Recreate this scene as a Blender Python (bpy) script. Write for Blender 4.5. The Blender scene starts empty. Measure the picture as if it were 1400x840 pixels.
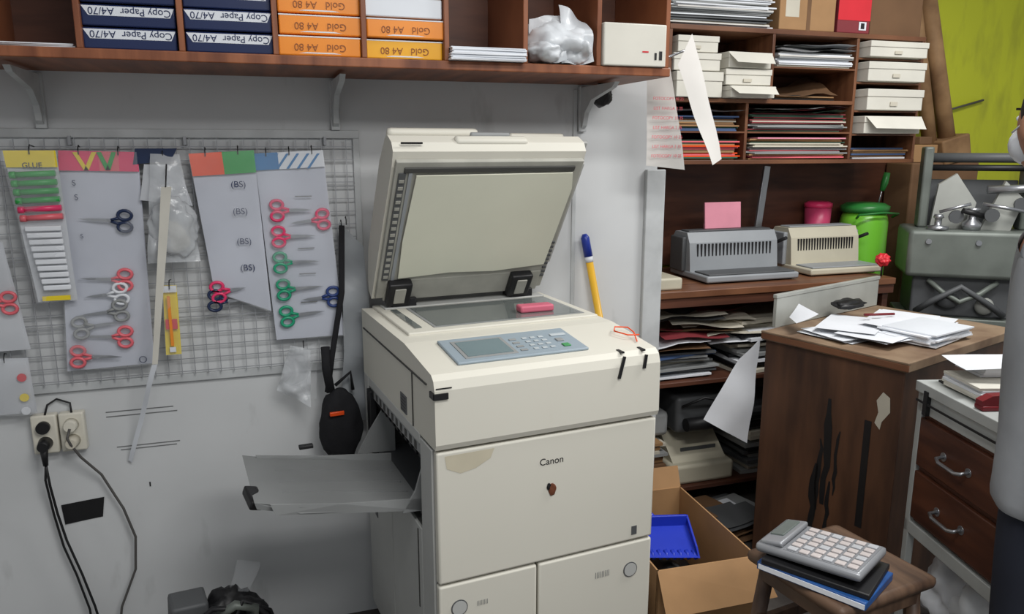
import bpy, bmesh, math, random
from mathutils import Vector, Matrix, Euler, noise
random.seed(7)
R=math.radians
scn=bpy.context.scene
col=bpy.context.collection
try:
    scn.view_settings.view_transform='Standard'
    scn.view_settings.look='None'
except Exception: pass
FZ=-.07   # floor level

# ------------------------------------------------------------ materials
def lin(c):
    return tuple(((v/255)/12.92 if v/255<=.04045 else ((v/255+.055)/1.055)**2.4) for v in c)
MC={}
def mat(name,c,rough=.6,metal=0.,var=.08,scale=6.,bump=0.,alpha=1.,trans=0.,stretch=None,c2=None,coat=0.,spec=.4):
    if name in MC: return MC[name]
    m=bpy.data.materials.new(name);m.use_nodes=True
    nt=m.node_tree;N=nt.nodes;L=nt.links
    bs=N['Principled BSDF']
    tc=N.new('ShaderNodeTexCoord');mp=N.new('ShaderNodeMapping')
    L.new(tc.outputs['Object'],mp.inputs['Vector'])
    if stretch: mp.inputs['Scale'].default_value=stretch
    nz=N.new('ShaderNodeTexNoise');nz.inputs['Scale'].default_value=scale;nz.inputs['Detail'].default_value=6
    L.new(mp.outputs[0],nz.inputs['Vector'])
    cr=N.new('ShaderNodeValToRGB')
    a=lin(c)
    if c2: b=lin(c2)
    else: b=tuple(max(0,v*(1-var*2)) for v in a)
    cr.color_ramp.elements[0].position=.3;cr.color_ramp.elements[1].position=.65
    cr.color_ramp.elements[0].color=(*b,1);cr.color_ramp.elements[1].color=(*a,1)
    L.new(nz.outputs['Fac'],cr.inputs['Fac']);L.new(cr.outputs[0],bs.inputs['Base Color'])
    bs.inputs['Roughness'].default_value=rough;bs.inputs['Metallic'].default_value=metal
    bs.inputs['Specular IOR Level'].default_value=spec
    bs.inputs['Alpha'].default_value=alpha
    bs.inputs['Transmission Weight'].default_value=trans
    bs.inputs['Coat Weight'].default_value=coat
    if bump:
        bp=N.new('ShaderNodeBump');bp.inputs['Strength'].default_value=bump;bp.inputs['Distance'].default_value=.01
        L.new(nz.outputs['Fac'],bp.inputs['Height']);L.new(bp.outputs[0],bs.inputs['Normal'])
    MC[name]=m
    return m
def wallmat(name,c,cdirt,p0=.64,p1=.8,k=.55,lo=.86):
    m=bpy.data.materials.new(name);m.use_nodes=True
    nt=m.node_tree;N=nt.nodes;L=nt.links;bs=N['Principled BSDF']
    tc=N.new('ShaderNodeTexCoord')
    def nz(s,d,sc=(1,1,1)):
        mp=N.new('ShaderNodeMapping');mp.inputs['Scale'].default_value=sc;L.new(tc.outputs['Object'],mp.inputs['Vector'])
        n=N.new('ShaderNodeTexNoise');n.inputs['Scale'].default_value=s;n.inputs['Detail'].default_value=d;L.new(mp.outputs[0],n.inputs['Vector']);return n
    n1=nz(1.4,5);n2=nz(9,8,(1,1,.35))
    r1=N.new('ShaderNodeValToRGB');r1.color_ramp.elements[0].position=.35;r1.color_ramp.elements[1].position=.7
    r1.color_ramp.elements[0].color=(*[v*lo for v in lin(c)],1);r1.color_ramp.elements[1].color=(*lin(c),1)
    L.new(n1.outputs['Fac'],r1.inputs['Fac'])
    r2=N.new('ShaderNodeValToRGB');r2.color_ramp.elements[0].position=p0;r2.color_ramp.elements[1].position=p1
    r2.color_ramp.elements[0].color=(0,0,0,1);r2.color_ramp.elements[1].color=(k,k,k,1)
    L.new(n2.outputs['Fac'],r2.inputs['Fac'])
    mx=N.new('ShaderNodeMixRGB');L.new(r2.outputs[0],mx.inputs[0]);L.new(r1.outputs[0],mx.inputs[1]);mx.inputs[2].default_value=(*lin(cdirt),1)
    L.new(mx.outputs[0],bs.inputs['Base Color']);bs.inputs['Roughness'].default_value=.55
    bp=N.new('ShaderNodeBump');bp.inputs['Strength'].default_value=.15;bp.inputs['Distance'].default_value=.01
    L.new(n1.outputs['Fac'],bp.inputs['Height']);L.new(bp.outputs[0],bs.inputs['Normal'])
    return m
def wood(name,c1,c2,rough=.5,axis=(1,1,8),scale=3):
    return mat(name,c1,rough,0,c2=c2,scale=scale,stretch=axis,bump=.05)

M_wall=wallmat('wall_plaster',(210,212,213),(146,147,146))
M_lime=wallmat('lime_paint',(190,196,40),(120,118,40),.5,.75)
M_floor=mat('floor_cement',(96,92,88),.5,c2=(58,54,52),scale=5,bump=.1)
M_trim=mat('trim_paint',(196,199,200),.5,var=.12,scale=10)
M_woodS=wood('shelf_wood',(150,92,60),(100,54,34),.45,(8,1,1))
M_woodD=wood('dark_shelf_wood',(98,60,44),(62,36,27),.5,(1,1,6))
M_woodC=wood('counter_wood',(128,86,60),(88,54,37),.4,(1,8,1))
M_cab=mat('cabinet_wood',(100,68,48),.5,c2=(56,37,28),scale=3.4,stretch=(3,3,.6),bump=.08)
M_cabtop=mat('cabinet_top_worn',(150,128,104),.6,c2=(96,72,54),scale=5,bump=.05)
M_drawer=wood('drawer_wood',(98,58,40),(60,33,25),.35,(1,1,7))
M_cream=wallmat('copier_cream',(214,211,199),(186,176,150),.66,.9,.3,.95)
M_cream2=mat('copier_side_grey',(186,187,184),.5,var=.05,scale=3)
M_gap=mat('copier_gap_dark',(70,70,68),.7)
M_dark=mat('black_plastic',(28,28,30),.45)
M_grey=mat('grey_plastic',(146,148,148),.5,var=.05)
M_tray=mat('tray_grey',(132,134,134),.5,var=.06)
M_greyd=mat('dark_grey_plastic',(84,86,88),.5,var=.06)
M_lidin=mat('lid_inner_grey',(172,171,162),.55,var=.1,scale=12)
M_platen=mat('platen_sheet',(222,222,204),.6,var=.03,scale=4)
M_glass=mat('platen_glass',(120,126,124),.06,var=.12,scale=2,coat=.5)
M_ctrl=mat('control_panel_blue',(146,160,170),.4,var=.03)
M_screen=mat('lcd_screen',(108,128,134),.15,var=.05)
M_key=mat('key_white',(190,198,202),.4)
M_keyg=mat('key_green',(70,150,90),.4)
M_scorch=mat('scorch_brown',(110,62,40),.8,scale=40)
M_stain=mat('stain_tan',(198,190,168),.6,var=.05,scale=14)
M_text=mat('print_black',(30,30,32),.6)
M_textg=mat('print_grey',(120,122,122),.6)
M_navy=mat('ream_navy',(34,46,84),.3,var=.04)
M_rw=mat('ream_white',(222,226,232),.35,var=.03)
M_org=mat('ream_orange',(240,146,52),.3,var=.04)
M_gold=mat('ream_gold',(240,176,44),.3,var=.04)
M_orgt=mat('ream_text_brown',(150,84,30),.5)
M_paper=mat('white_paper',(224,227,232),.7,var=.04,scale=8)
M_paper2=mat('cream_paper',(202,196,180),.7,var=.06,scale=8)
M_wbox=mat('white_carton',(216,213,202),.6,var=.06,scale=5)
M_card=mat('cardboard',(166,128,88),.75,var=.08,scale=8)
M_cardd=mat('cardboard_inside',(116,86,60),.8,var=.1)
M_plast=mat('clear_plastic_wrap',(235,238,242),.10,alpha=.16,spec=.8,bump=.4,scale=14)
M_plast2=mat('cloudy_plastic_bag',(222,226,230),.15,alpha=.5,spec=.7,bump=.5,scale=22)
M_plastw=mat('milky_plastic_bag',(226,230,234),.25,alpha=.9,bump=.3,scale=12)
M_cardb=mat('blister_card_bluewhite',(196,200,212),.22,var=.05,scale=5,coat=.4,bump=.15)
M_cardg=mat('blister_card_grey',(196,199,204),.22,var=.06,scale=5,coat=.4,bump=.15)
M_wire=mat('wire_grey',(168,170,174),.35,.3)
M_yel=mat('print_yellow',(232,208,44),.35,var=.04)
M_red=mat('print_red',(214,50,60),.35)
M_pink=mat('plastic_pink',(232,60,110),.3)
M_coral=mat('plastic_coral',(232,110,120),.3)
M_teal=mat('plastic_teal',(40,160,120),.3)
M_blue=mat('plastic_blue',(48,70,130),.3)
M_navyp=mat('plastic_dark_blue',(34,48,80),.3)
M_cyan=mat('print_cyan',(30,120,180),.3)
M_orange=mat('print_orange',(240,84,30),.3)
M_green=mat('plastic_green',(40,160,70),.35)
M_steel=mat('steel',(176,178,182),.28,.85,var=.05)
M_tape=mat('brownish_masking_tape',(205,202,192),.5)
M_socket=mat('socket_ivory',(218,214,200),.35,var=.02)
M_cable=mat('cable_black',(26,26,28),.5)
M_cableg=mat('cable_grey',(84,82,80),.5)
M_pouch=mat('black_fabric',(24,24,28),.85,bump=.3,scale=30)
M_brush=mat('brush_yellow',(236,184,56),.35)
M_bluecap=mat('cap_blue',(38,58,150),.3)
M_jar=mat('jug_lime_green',(120,200,60),.3,var=.04)
M_jarcap=mat('jug_lid_green',(50,130,60),.35)
M_potp=mat('pot_pink',(200,70,110),.35)
M_pnote=mat('pink_note',(228,150,168),.6)
M_mach=mat('machine_grey_green',(114,120,114),.45,.2,var=.15,scale=7)
M_machl=mat('machine_light',(176,178,172),.4,.1,var=.1)
M_binder=mat('binder_grey',(150,154,158),.4,var=.05)
M_binderb=mat('binder_beige',(196,190,170),.45,var=.05)
M_pinkbox=mat('eraser_pink',(208,104,126),.5)
M_bluebin=mat('dustpan_blue',(34,58,190),.35)
M_calc=mat('calculator_silver',(150,152,156),.3,.3,var=.04)
M_calcs=mat('calculator_lcd',(104,112,108),.2)
M_calck=mat('calculator_key',(180,182,186),.4)
M_calckr=mat('calculator_key_tan',(192,184,182),.4)
M_calcf=mat('calculator_face',(128,130,134),.4)
M_book=mat('book_blue',(40,86,150),.4,c2=(30,50,90),scale=9)
M_stool=wood('stool_wood',(104,80,62),(54,38,30),.5,(6,1,1),4)
M_dframe=mat('desk_metal_white',(188,192,190),.45,.1,var=.08)
M_skin=mat('skin',(170,122,98),.5,var=.04)
M_shirt=mat('tshirt_grey',(148,151,155),.85,var=.08,scale=9,bump=.2)
M_pants=mat('trousers_dark',(34,38,50),.85)
M_hair=mat('hair_black',(20,18,18),.6)
M_maroon=mat('stapler_maroon',(120,30,38),.3)
M_tubes=mat('kraft_tube',(160,126,88),.7,var=.1,scale=6,c2=(112,82,54))
M_dred=mat('folder_red',(130,50,56),.6)
M_dgreen=mat('folder_green',(62,96,78),.6)
M_dblue=mat('folder_blue',(70,92,130),.6)
M_newsp=mat('calendar_paper',(212,209,204),.6,var=.04)

# ------------------------------------------------------------ mesh builder
class B:
    def __init__(s): s.bm=bmesh.new(); s.mats=[]
    def mi(s,m):
        if m not in s.mats: s.mats.append(m)
        return s.mats.index(m)
    def box(s,lo,hi,m,bev=0,rot=None,piv=None):
        lo=Vector(lo);hi=Vector(hi);c=(lo+hi)/2;d=hi-lo
        r=bmesh.ops.create_cube(s.bm,size=1)
        vs=r['verts']
        for v in vs: v.co=Vector((v.co.x*d.x,v.co.y*d.y,v.co.z*d.z))
        fs=set(f for v in vs for f in v.link_faces)
        i=s.mi(m)
        for f in fs:f.material_index=i
        if bev>0:
            es=list(set(e for v in vs for e in v.link_edges))
            rr=bmesh.ops.bevel(s.bm,geom=es,offset=min(bev,min(abs(d.x),abs(d.y),abs(d.z))*.45),segments=2,profile=.6,affect='EDGES')
            vs=set(v for f in rr['faces'] for v in f.verts)|set(v for v in vs if v.is_valid)
            for f in rr['faces']: f.material_index=i; f.smooth=True
            allf=set(f for v in vs for f in v.link_faces)
            for f in allf:f.material_index=i
            vs=set(v for f in allf for v in f.verts)
        Mx=Matrix.Translation(c)
        if rot is not None:
            E=Euler(rot).to_matrix().to_4x4()
            if piv is not None:
                Mx=Matrix.Translation(Vector(piv))@E@Matrix.Translation(c-Vector(piv))
            else: Mx=Mx@E
        for v in vs: v.co=Mx@v.co
        return s
    def poly(s,pts,m,smooth=False):
        f=s.bm.faces.new([s.bm.verts.new(Vector(p)) for p in pts]);f.material_index=s.mi(m);f.smooth=smooth;return s
    def prism(s,pts,vec,m):
        vec=Vector(vec);a=[s.bm.verts.new(Vector(p)) for p in pts];b=[s.bm.verts.new(Vector(p)+vec) for p in pts]
        i=s.mi(m);n=len(a);fs=[s.bm.faces.new(a[::-1]),s.bm.faces.new(b)]
        for k in range(n): fs.append(s.bm.faces.new((a[k],a[(k+1)%n],b[(k+1)%n],b[k])))
        for f in fs:f.material_index=i
        bmesh.ops.recalc_face_normals(s.bm,faces=fs)
        return s
    def tube(s,pts,r,m,seg=8,closed=False,flat=None,caps=True):
        pts=[Vector(p) for p in pts];n=len(pts)
        rs=r if isinstance(r,(list,tuple)) else [r]*n
        i=s.mi(m);rings=[]
        up=None
        for k,p in enumerate(pts):
            if closed: t=(pts[(k+1)%n]-pts[k-1])
            else: t=pts[min(k+1,n-1)]-pts[max(k-1,0)]
            t.normalize()
            if up is None:
                up=Vector((0,0,1)) if abs(t.z)<.9 else Vector((0,1,0))
            a=t.cross(up)
            if a.length<1e-4: a=t.cross(Vector((1,0,0)))
            a.normalize();b=a.cross(t).normalized();up=b
            ring=[]
            for q in range(seg):
                an=2*math.pi*q/seg
                ra=rs[k];rb=rs[k]
                if flat: rb=rs[k]*flat
                ring.append(s.bm.verts.new(p+a*math.cos(an)*ra+b*math.sin(an)*rb))
            rings.append(ring)
        rng=range(n if closed else n-1)
        for k in rng:
            A=rings[k];C=rings[(k+1)%n]
            for q in range(seg):
                f=s.bm.faces.new((A[q],A[(q+1)%seg],C[(q+1)%seg],C[q]));f.material_index=i;f.smooth=True
        if not closed and caps:
            f=s.bm.faces.new(rings[0][::-1]);f.material_index=i
            f=s.bm.faces.new(rings[-1]);f.material_index=i
        return s
    def cyl(s,p0,p1,r,m,r1=None,seg=20):
        return s.tube([p0,p1],[r,r if r1 is None else r1],m,seg)
    def lathe(s,c,prof,m,seg=28):
        c=Vector(c);i=s.mi(m);rings=[]
        for (r,z) in prof:
            rings.append([s.bm.verts.new(c+Vector((r*math.cos(2*math.pi*q/seg),r*math.sin(2*math.pi*q/seg),z))) for q in range(seg)])
        for A,C in zip(rings,rings[1:]):
            for q in range(seg):
                f=s.bm.faces.new((A[q],A[(q+1)%seg],C[(q+1)%seg],C[q]));f.material_index=i;f.smooth=True
        for rg in (rings[0][::-1],rings[-1]):
            f=s.bm.faces.new(rg);f.material_index=i
        return s
    def sphere(s,c,r,m,seg=16,rot=None):
        if not isinstance(r,(tuple,list)): r=(r,r,r)
        rr=bmesh.ops.create_uvsphere(s.bm,u_segments=seg,v_segments=max(6,seg//2+2),radius=1)
        Mx=Matrix.Translation(Vector(c))@(Euler(rot).to_matrix().to_4x4() if rot else Matrix.Identity(4))@Matrix.Diagonal((*r,1))
        i=s.mi(m)
        for v in rr['verts']: v.co=Mx@v.co
        for f in set(f for v in rr['verts'] for f in v.link_faces): f.material_index=i;f.smooth=True
        return s
    def sheet(s,q,m,n=10,amp=.006,fr=6.,seed=0,k=None):
        q=[Vector(p) for p in q];nr=(q[1]-q[0]).cross(q[3]-q[0]).normalized()
        k=k or n;i=s.mi(m);g=[]
        for a in range(n+1):
            row=[]
            for b in range(k+1):
                u=a/n;v=b/k
                p=(q[0]*(1-u)+q[1]*u)*(1-v)+(q[3]*(1-u)+q[2]*u)*v
                d=noise.noise(Vector((p.x*fr+seed,p.y*fr,p.z*fr+seed*1.7)))*amp*2
                row.append(s.bm.verts.new(p+nr*d))
            g.append(row)
        for a in range(n):
            for b in range(k):
                f=s.bm.faces.new((g[a][b],g[a+1][b],g[a+1][b+1],g[a][b+1]));f.material_index=i;f.smooth=True
        return s
    def blob(s,c,r,m,amp=.3,fr=5,seed=0,seg=24):
        rr=bmesh.ops.create_icosphere(s.bm,subdivisions=4,radius=1);i=s.mi(m)
        c=Vector(c)
        for v in rr['verts']:
            d=v.co.copy();k=1+amp*noise.noise(d*fr*.5+Vector((seed,seed,0)))+amp*.5*abs(noise.noise(d*fr+Vector((seed,0,seed))))
            v.co=c+Vector((d.x*r[0]*k,d.y*r[1]*k,d.z*r[2]*k))
        for f in set(f for v in rr['verts'] for f in v.link_faces): f.material_index=i;f.smooth=True
        return s
    def stack(s,x0,x1,y0,y1,z0,z1,n,ms,j=.01,rnd=None,rotj=.03):
        rnd=rnd or random
        h=(z1-z0)/n
        for k in range(n):
            m=rnd.choice(ms);dx=rnd.uniform(-j,j);dy=rnd.uniform(0,j*2)
            sh=rnd.uniform(0,j)
            s.box((x0+dx+sh,y0+dy,z0+h*k+h*.06),(x1+dx-sh,y1-j*2,z0+h*(k+1)),m,0,(0,0,rnd.uniform(-rotj,rotj)))
        return s
    def done(s,name,Mx=None,parent=None):
        me=bpy.data.meshes.new(name);s.bm.normal_update();s.bm.to_mesh(me);s.bm.free()
        for m in s.mats: me.materials.append(m)
        o=bpy.data.objects.new(name,me);col.objects.link(o)
        if Mx is not None:o.matrix_world=Mx
        if parent: o.parent=parent
        return o
def text(s,loc,size,m,parent=None,rot=(90,0,0),name='lettering',align='CENTER'):
    cu=bpy.data.curves.new(name,'FONT');cu.body=s;cu.size=size;cu.align_x=align;cu.align_y='CENTER';cu.extrude=.0003
    cu.materials.append(m)
    o=bpy.data.objects.new(name,cu);col.objects.link(o)
    o.location=loc;o.rotation_euler=[R(a) for a in rot]
    if parent: o.parent=parent
    return o

# ------------------------------------------------------------ room shell
WY=2.50
wall=B().box((-1.7,WY,FZ),(1.36,WY+.1,2.9),M_wall).done('wall_back')
B().box((1.26,WY+.1,FZ),(1.36,3.35,2.9),M_wall).done('wall_alcove_side')
B().box((1.26,3.36,FZ),(4.6,3.46,2.9),M_lime).done('wall_alcove_back')
B().box((-1.8,-1.2,FZ),(-1.7,2.6,2.9),M_wall).done('wall_left')
B().box((4.5,-1.2,FZ),(4.6,3.36,2.9),M_wall).done('wall_right')
B().box((-1.8,-1.5,FZ-.05),(4.7,3.5,FZ),M_floor).done('floor')
b=B();b.box((1.31,WY-.02,FZ),(1.385,WY,1.47),M_trim,.004);b.box((1.03,WY-.006,FZ),(1.045,WY,1.74),M_trim,.002);b.done('trim_1')
b=B()
for z,x0,x1 in ((.755,-.49,-.30),(.74,-.49,-.29),(.64,-.47,-.29),(.63,-.46,-.30)):
    b.box((x0,WY-.0012,z),(x1,WY-.0002,z+.003),M_textg)
b.box((-.39,WY-.0012,.50),(-.386,WY-.0002,.515),M_text);b.box((.93,WY-.0012,1.22),(.96,WY-.0002,1.235),M_textg)
b.done('pencil_lines',None,wall)

# ------------------------------------------------------------ wall shelf with reams
b=B()
SY0,SY1=2.13,WY-.002
b.box((-1.65,SY0,1.755),(1.19,SY1,1.78),M_woodS,.003)
b.box((-1.65,SY0,2.24),(1.19,SY1,2.262),M_woodS,.003)
b.box((-1.65,SY1-.012,1.78),(1.19,SY1,2.24),M_woodD)
for x in (-1.65,-1.27,-1.05,-.83,-.61,-.385,-.16,.062,.285,.507,.733,.957,1.178):
    b.box((x-.007,SY0+.002,1.78),(x+.007,SY1-.012,2.24),M_woodS,.002)
shelf=b.done('paper_storage_shelf')
for x in (-.565,.235,1.06):
    b=B()
    b.box((x-.014,WY-.02,1.60),(x+.014,WY-.001,1.75),M_trim,.002)
    b.prism([(x-.008,WY-.02,1.745),(x-.008,WY-.28,1.745),(x-.008,WY-.26,1.73),(x-.008,WY-.10,1.70),(x-.008,WY-.05,1.66),(x-.008,WY-.035,1.62),(x-.008,WY-.02,1.61)],(.016,0,0),M_trim)
    b.done('shelf_bracket')
def ream(x0,z,kind,rnd):
    b=B();w=.208;dx=rnd.uniform(-.003,.003);y0=SY0+.012+rnd.uniform(0,.012);h=.052
    x0+=dx;z+=.0005
    mm={'n':M_navy,'o':M_org,'g':M_gold,'w':M_rw}[kind]
    b.box((x0,y0,z),(x0+w,y0+.31,z+h-.002),mm,.004)
    if kind=='n':
        b.poly([(x0+.016,y0-.0006,z+.024),(x0+w-.012,y0-.0006,z+.024),(x0+w-.002,y0-.0006,z+h-.006),(x0+.002,y0-.0006,z+h-.006)],M_rw)
    elif kind in 'og':
        b.box((x0,y0-.0008,z+h-.006),(x0+w,y0,z+h-.003),M_rw)
        b.poly([(x0+.05,y0-.0006,z+.006),(x0+w-.05,y0-.0006,z+.006),(x0+w-.07,y0-.0006,z+.009),(x0+.07,y0-.0006,z+.009)],M_rw)
    o=b.done('copy_paper_ream')
    if kind=='n': text('Copy Paper  A4/70',(x0+w/2+.003,y0-.0012,z+.035),.0235,M_navy,o,(90,180,0))
    elif kind in 'og': text('Gold   A4 80',(x0+w/2,y0-.0012,z+.022),.025,M_orgt,o,(90,180,0))
rnd=random.Random(3)
for c,kinds in ((-.380,'nnnnnn'),(-.155,'nnnnnn'),(.068,'ooooo'),(.290,'gowow')):
    for i,k in enumerate(kinds): ream(c+.002,1.78+i*.053,k,rnd)
b=B();b.stack(.512,.728,SY0-.03,SY0+.29,1.781,1.815,12,[M_paper,M_rw],.004,random.Random(2),.02)
b.done('loose_paper_stack')
b=B();b.blob((.845,SY0+.08,1.845),(.088,.10,.06),M_plastw,.35,3,4)
b.blob((.80,SY0+.03,1.815),(.05,.06,.03),M_plastw,.4,3,9);b.blob((.90,SY0+.05,1.82),(.045,.07,.035),M_plastw,.5,3,2)
b.sheet([(.77,SY0+.0,1.80),(.85,SY0-.01,1.785),(.87,SY0+.06,1.93),(.76,SY0+.06,1.90)],M_plastw,12,.03,14,3)
b.sheet([(.84,SY0-.01,1.785),(.94,SY0+.0,1.79),(.93,SY0+.06,1.90),(.85,SY0+.05,1.95)],M_plastw,12,.03,14,8)
b.done('crumpled_plastic_bag')
b=B();b.box((.967,SY0-.01,1.781),(1.168,SY0+.28,1.90),M_wbox,.004)
b.box((1.13,SY0-.011,1.80),(1.137,SY0-.0102,1.82),M_text);b.box((1.145,SY0-.011,1.80),(1.155,SY0-.0102,1.825),M_text)
b.box((1.09,SY0-.011,1.82),(1.11,SY0-.0102,1.824),M_red)
b.done('white_carton_box')
b=B();b.stack(-.60,-.40,SY0+.03,SY0+.3,1.781,1.792,4,[M_paper,M_card],.006,random.Random(5));b.done('loose_paper_stack')
b=B()
b.sheet([(1.20,2.28,1.49),(1.335,2.27,1.475),(1.285,2.30,1.80),(1.205,2.31,1.80)],M_newsp,8,.006,6,3)
b.sheet([(1.27,2.24,1.80),(1.33,2.25,1.90),(1.44,2.22,1.51),(1.39,2.20,1.49)][::-1],M_newsp,8,.008,6,5)
b.cyl((1.19,2.30,1.80),(1.34,2.26,1.86),.004,M_steel)
cal=b.done('hanging_calendar')
for i in range(7):
    text('LIST HARGA 2 35' if i%2 else 'FOTOCOPY 10 25',(1.262,2.262,1.70-i*.03),.014,M_coral,cal)
b=B();b.blob((1.10,2.42,1.715),(.035,.03,.033),M_dark,.3,3,2,);b.cyl((1.10,2.42,1.74),(1.10,2.42,1.7555),.014,M_dark);b.done('small_webcam')

# ------------------------------------------------------------ wire grid
b=B()
gx0,gx1,gz0,gz1=-1.2,.285,.86,1.575
gy=WY-.012
for (lo,hi) in (((gx0,WY-.012,gz1),(gx1+.02,WY-.0005,gz1+.025)),((gx0,WY-.012,gz0-.025),(gx1+.02,WY-.0005,gz0)),((gx1,WY-.012,gz0),(gx1+.02,WY-.0005,gz1))):
    b.box(lo,hi,M_trim,.002)
x=gx0
while x<gx1:
    b.box((x-.0012,gy-.012,gz0),(x+.0012,gy-.009,gz1),M_wire);x+=.0375
z=gz0+.01;k=0
while z<gz1:
    b.box((gx0,gy-.0085,z-.0012),(gx1,gy-.0055,z+.0012),M_wire)
    if k%5==4: b.box((gx0,gy-.0085,z+.01),(gx1,gy-.0055,z+.013),M_wire)
    z+=.04;k+=1
for x in (-.5,-.2,.2): 
    b.box((x-.004,gy-.01,gz1-.02),(x+.004,WY-.001,gz1+.005),M_wire)
b.done('wire_grid_panel')
HY=2.46
def hook(b,x,z,y=HY):
    b.tube([(x,WY-.026,z+.02),(x,y-.0,z+.025),(x,y-.012,z+.015),(x,y-.012,z)],.0016,M_dark,6)
def scissors(b,hx,hz,tx,tz,ms,y=HY-.014,sz=.019):
    h=Vector((hx,0,hz));t=Vector((tx,0,tz));d=(t-h);L=d.length;d.normalize();n=Vector((-d.z,0,d.x))
    def P(s,w,yy=0): 
        p=h+d*s+n*w;return (p.x,y+yy,p.z)
    for sg in (1,-1):
        pts=[]
        for q in range(14):
            an=2*math.pi*q/14
            pts.append(P(math.cos(an)*sz*.95,sg*sz*.9+math.sin(an)*sz*.72,sg*.001))
        b.tube(pts,sz*.26,ms,6,closed=True)
        b.tube([P(sz*.6,sg*sz*.5),P(sz*1.9,sg*sz*.12,sg*.001)],[sz*.28,sz*.2],ms,6)
        b.prism([P(sz*1.6,sg*-sz*.05,sg*.001),P(sz*2.1,sg*sz*.28,sg*.001),P(L*.75,sg*sz*.2,sg*.001),P(L,0,sg*.001),P(L*.6,-sg*sz*.08,sg*.001)],(0,.0012,0),M_steel)
    b.cyl(P(sz*2.0,0,-.003),P(sz*2.0,0,.003),.003,M_steel,seg=8)
def pack(name,q,mcard,band=None,bandh=.05,plastic=True,sc=(),extra=None,hooks=1,seed=0,y=HY,prints=()):
    tl,tr,br,bl=[Vector((p[0],y,p[1])) for p in q]
    b=B()
    b.sheet([bl,br,tr,tl],mcard,10,.004,7,seed)
    up=Vector((0,-.008,0))
    if band:
        dl=(bl-tl).normalized()*bandh;dr=(br-tr).normalized()*bandh
        n=len(band)
        for i,mm in enumerate(band):
            a=i/n;c=(i+1)/n
            T=lambda f:tl.lerp(tr,f)+up
            b.sheet([(tl+dl).lerp(tr+dr,a)+up,(tl+dl).lerp(tr+dr,c)+up,T(c),T(a)],mm,4,.001,7,seed)
    for s in sc: scissors(b,*s,y=y-.014)
    if extra: extra(b,y)
    if plastic:
        o2=Vector((0,-.022,0))
        b.sheet([bl+o2*.6,br+o2*.6,tr+o2,tl+o2],M_plast,14,.009,11,seed+3)
    for i in range(hooks):
        f=(i+.5)/hooks
        p=tl.lerp(tr,f);hook(b,p.x,p.z-.01,y)
    o=b.done(name)
    for (x,z,s_,sz) in prints: text(s_,(x,y-.0095,z),sz,M_navy,o,(90,0,0))
    return o
def glue(b,y):
    for i in range(6):
        z=1.475-i*.0235;xx=.0025*i
        m=[M_green,M_green,M_green,M_green,M_pink,M_coral][i]
        b.cyl((-.635+xx,y-.014,z),(-.53+xx*.5,y-.014,z+.004),.0085,m,seg=10);b.cyl((-.64+xx,y-.014,z),(-.625+xx,y-.014,z),.010,m,seg=10)
    for i in range(10):
        z=1.328-i*.0185;xx=.003*(i+5)
        b.box((-.635+xx,y-.020,z-.0065),(-.535+xx*.25,y-.010,z+.0075),M_paper,.003)
    b.box((-.60,y-.012,1.125),(-.53,y-.008,1.138),M_yel)
pack('glue_stick_pack',[(-.65,1.54),(-.525,1.54),(-.515,1.12),(-.615,1.12)],M_cardg,[M_yel],.045,extra=glue,hooks=1,seed=1,y=HY-.03,prints=[(-.585,1.50,'GLUE',.02)])
def vband(b,y):
    for (x0,x1,m) in ((-.49,-.43,M_yel),(-.43,-.38,M_green)):
        b.poly([(x0,y-.0105,1.535),(x0+.012,y-.0105,1.535),((x0+x1)/2+.006,y-.0105,1.485),((x0+x1)/2-.006,y-.0105,1.485)],m)
        b.poly([(x1-.012,y-.0105,1.535),(x1,y-.0105,1.535),((x0+x1)/2+.006,y-.0105,1.485),((x0+x1)/2-.006,y-.0105,1.485)],m)
    b.poly([(-.55,y-.0095,.945),(-.50,y-.0095,.945),(-.50,y-.0095,.935),(-.55,y-.0095,.935)],M_rw)
pack('scissors_pack',[(-.525,1.54),(-.325,1.535),(-.335,.91),(-.57,.905)],M_cardb,[M_pink,M_pink,M_coral,M_pink],.055,
  sc=[(-.375,1.34,-.495,1.35,M_navyp),(-.39,1.17,-.51,1.18,M_coral),(-.41,1.08,-.53,1.07,M_grey),(-.405,1.00,-.525,1.01,M_coral),(-.535,.95,-.42,.94,M_coral),(-.52,1.035,-.42,1.045,M_grey),(-.405,1.13,-.50,1.125,M_paper)],hooks=2,seed=2,extra=vband,
  prints=[(-.495,1.45,'S',.022),(-.493,1.41,'S',.022),(-.49,1.30,'S',.018),(-.365,.925,'O',.03)])
pack('scissors_pack',[(-.19,1.53),(-.01,1.54),(.01,1.05),(-.15,1.12)],M_cardb,[M_orange,M_green],.065,sc=[(-.14,1.12,-.06,1.13,M_pink),(-.15,1.095,-.08,1.09,M_navyp)],hooks=2,seed=5,y=HY-.01,
  prints=[(-.06,1.44,'(BS)',.026),(-.06,1.36,'(BS)',.026),(-.055,1.27,'(BS)',.026),(-.05,1.19,'(BS)',.026)])
def c3(b,y):
    for i in range(5): b.poly([(.02+.03*i,y-.010,1.485),(.028+.03*i,y-.010,1.485),(.06+.03*i,y-.010,1.53),(.052+.03*i,y-.010,1.53)],M_cyan)
    for z in (1.40,1.24,1.16,1.07): b.box((.10,y-.0095,z),(.15,y-.009,z+.003),M_textg)
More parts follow.
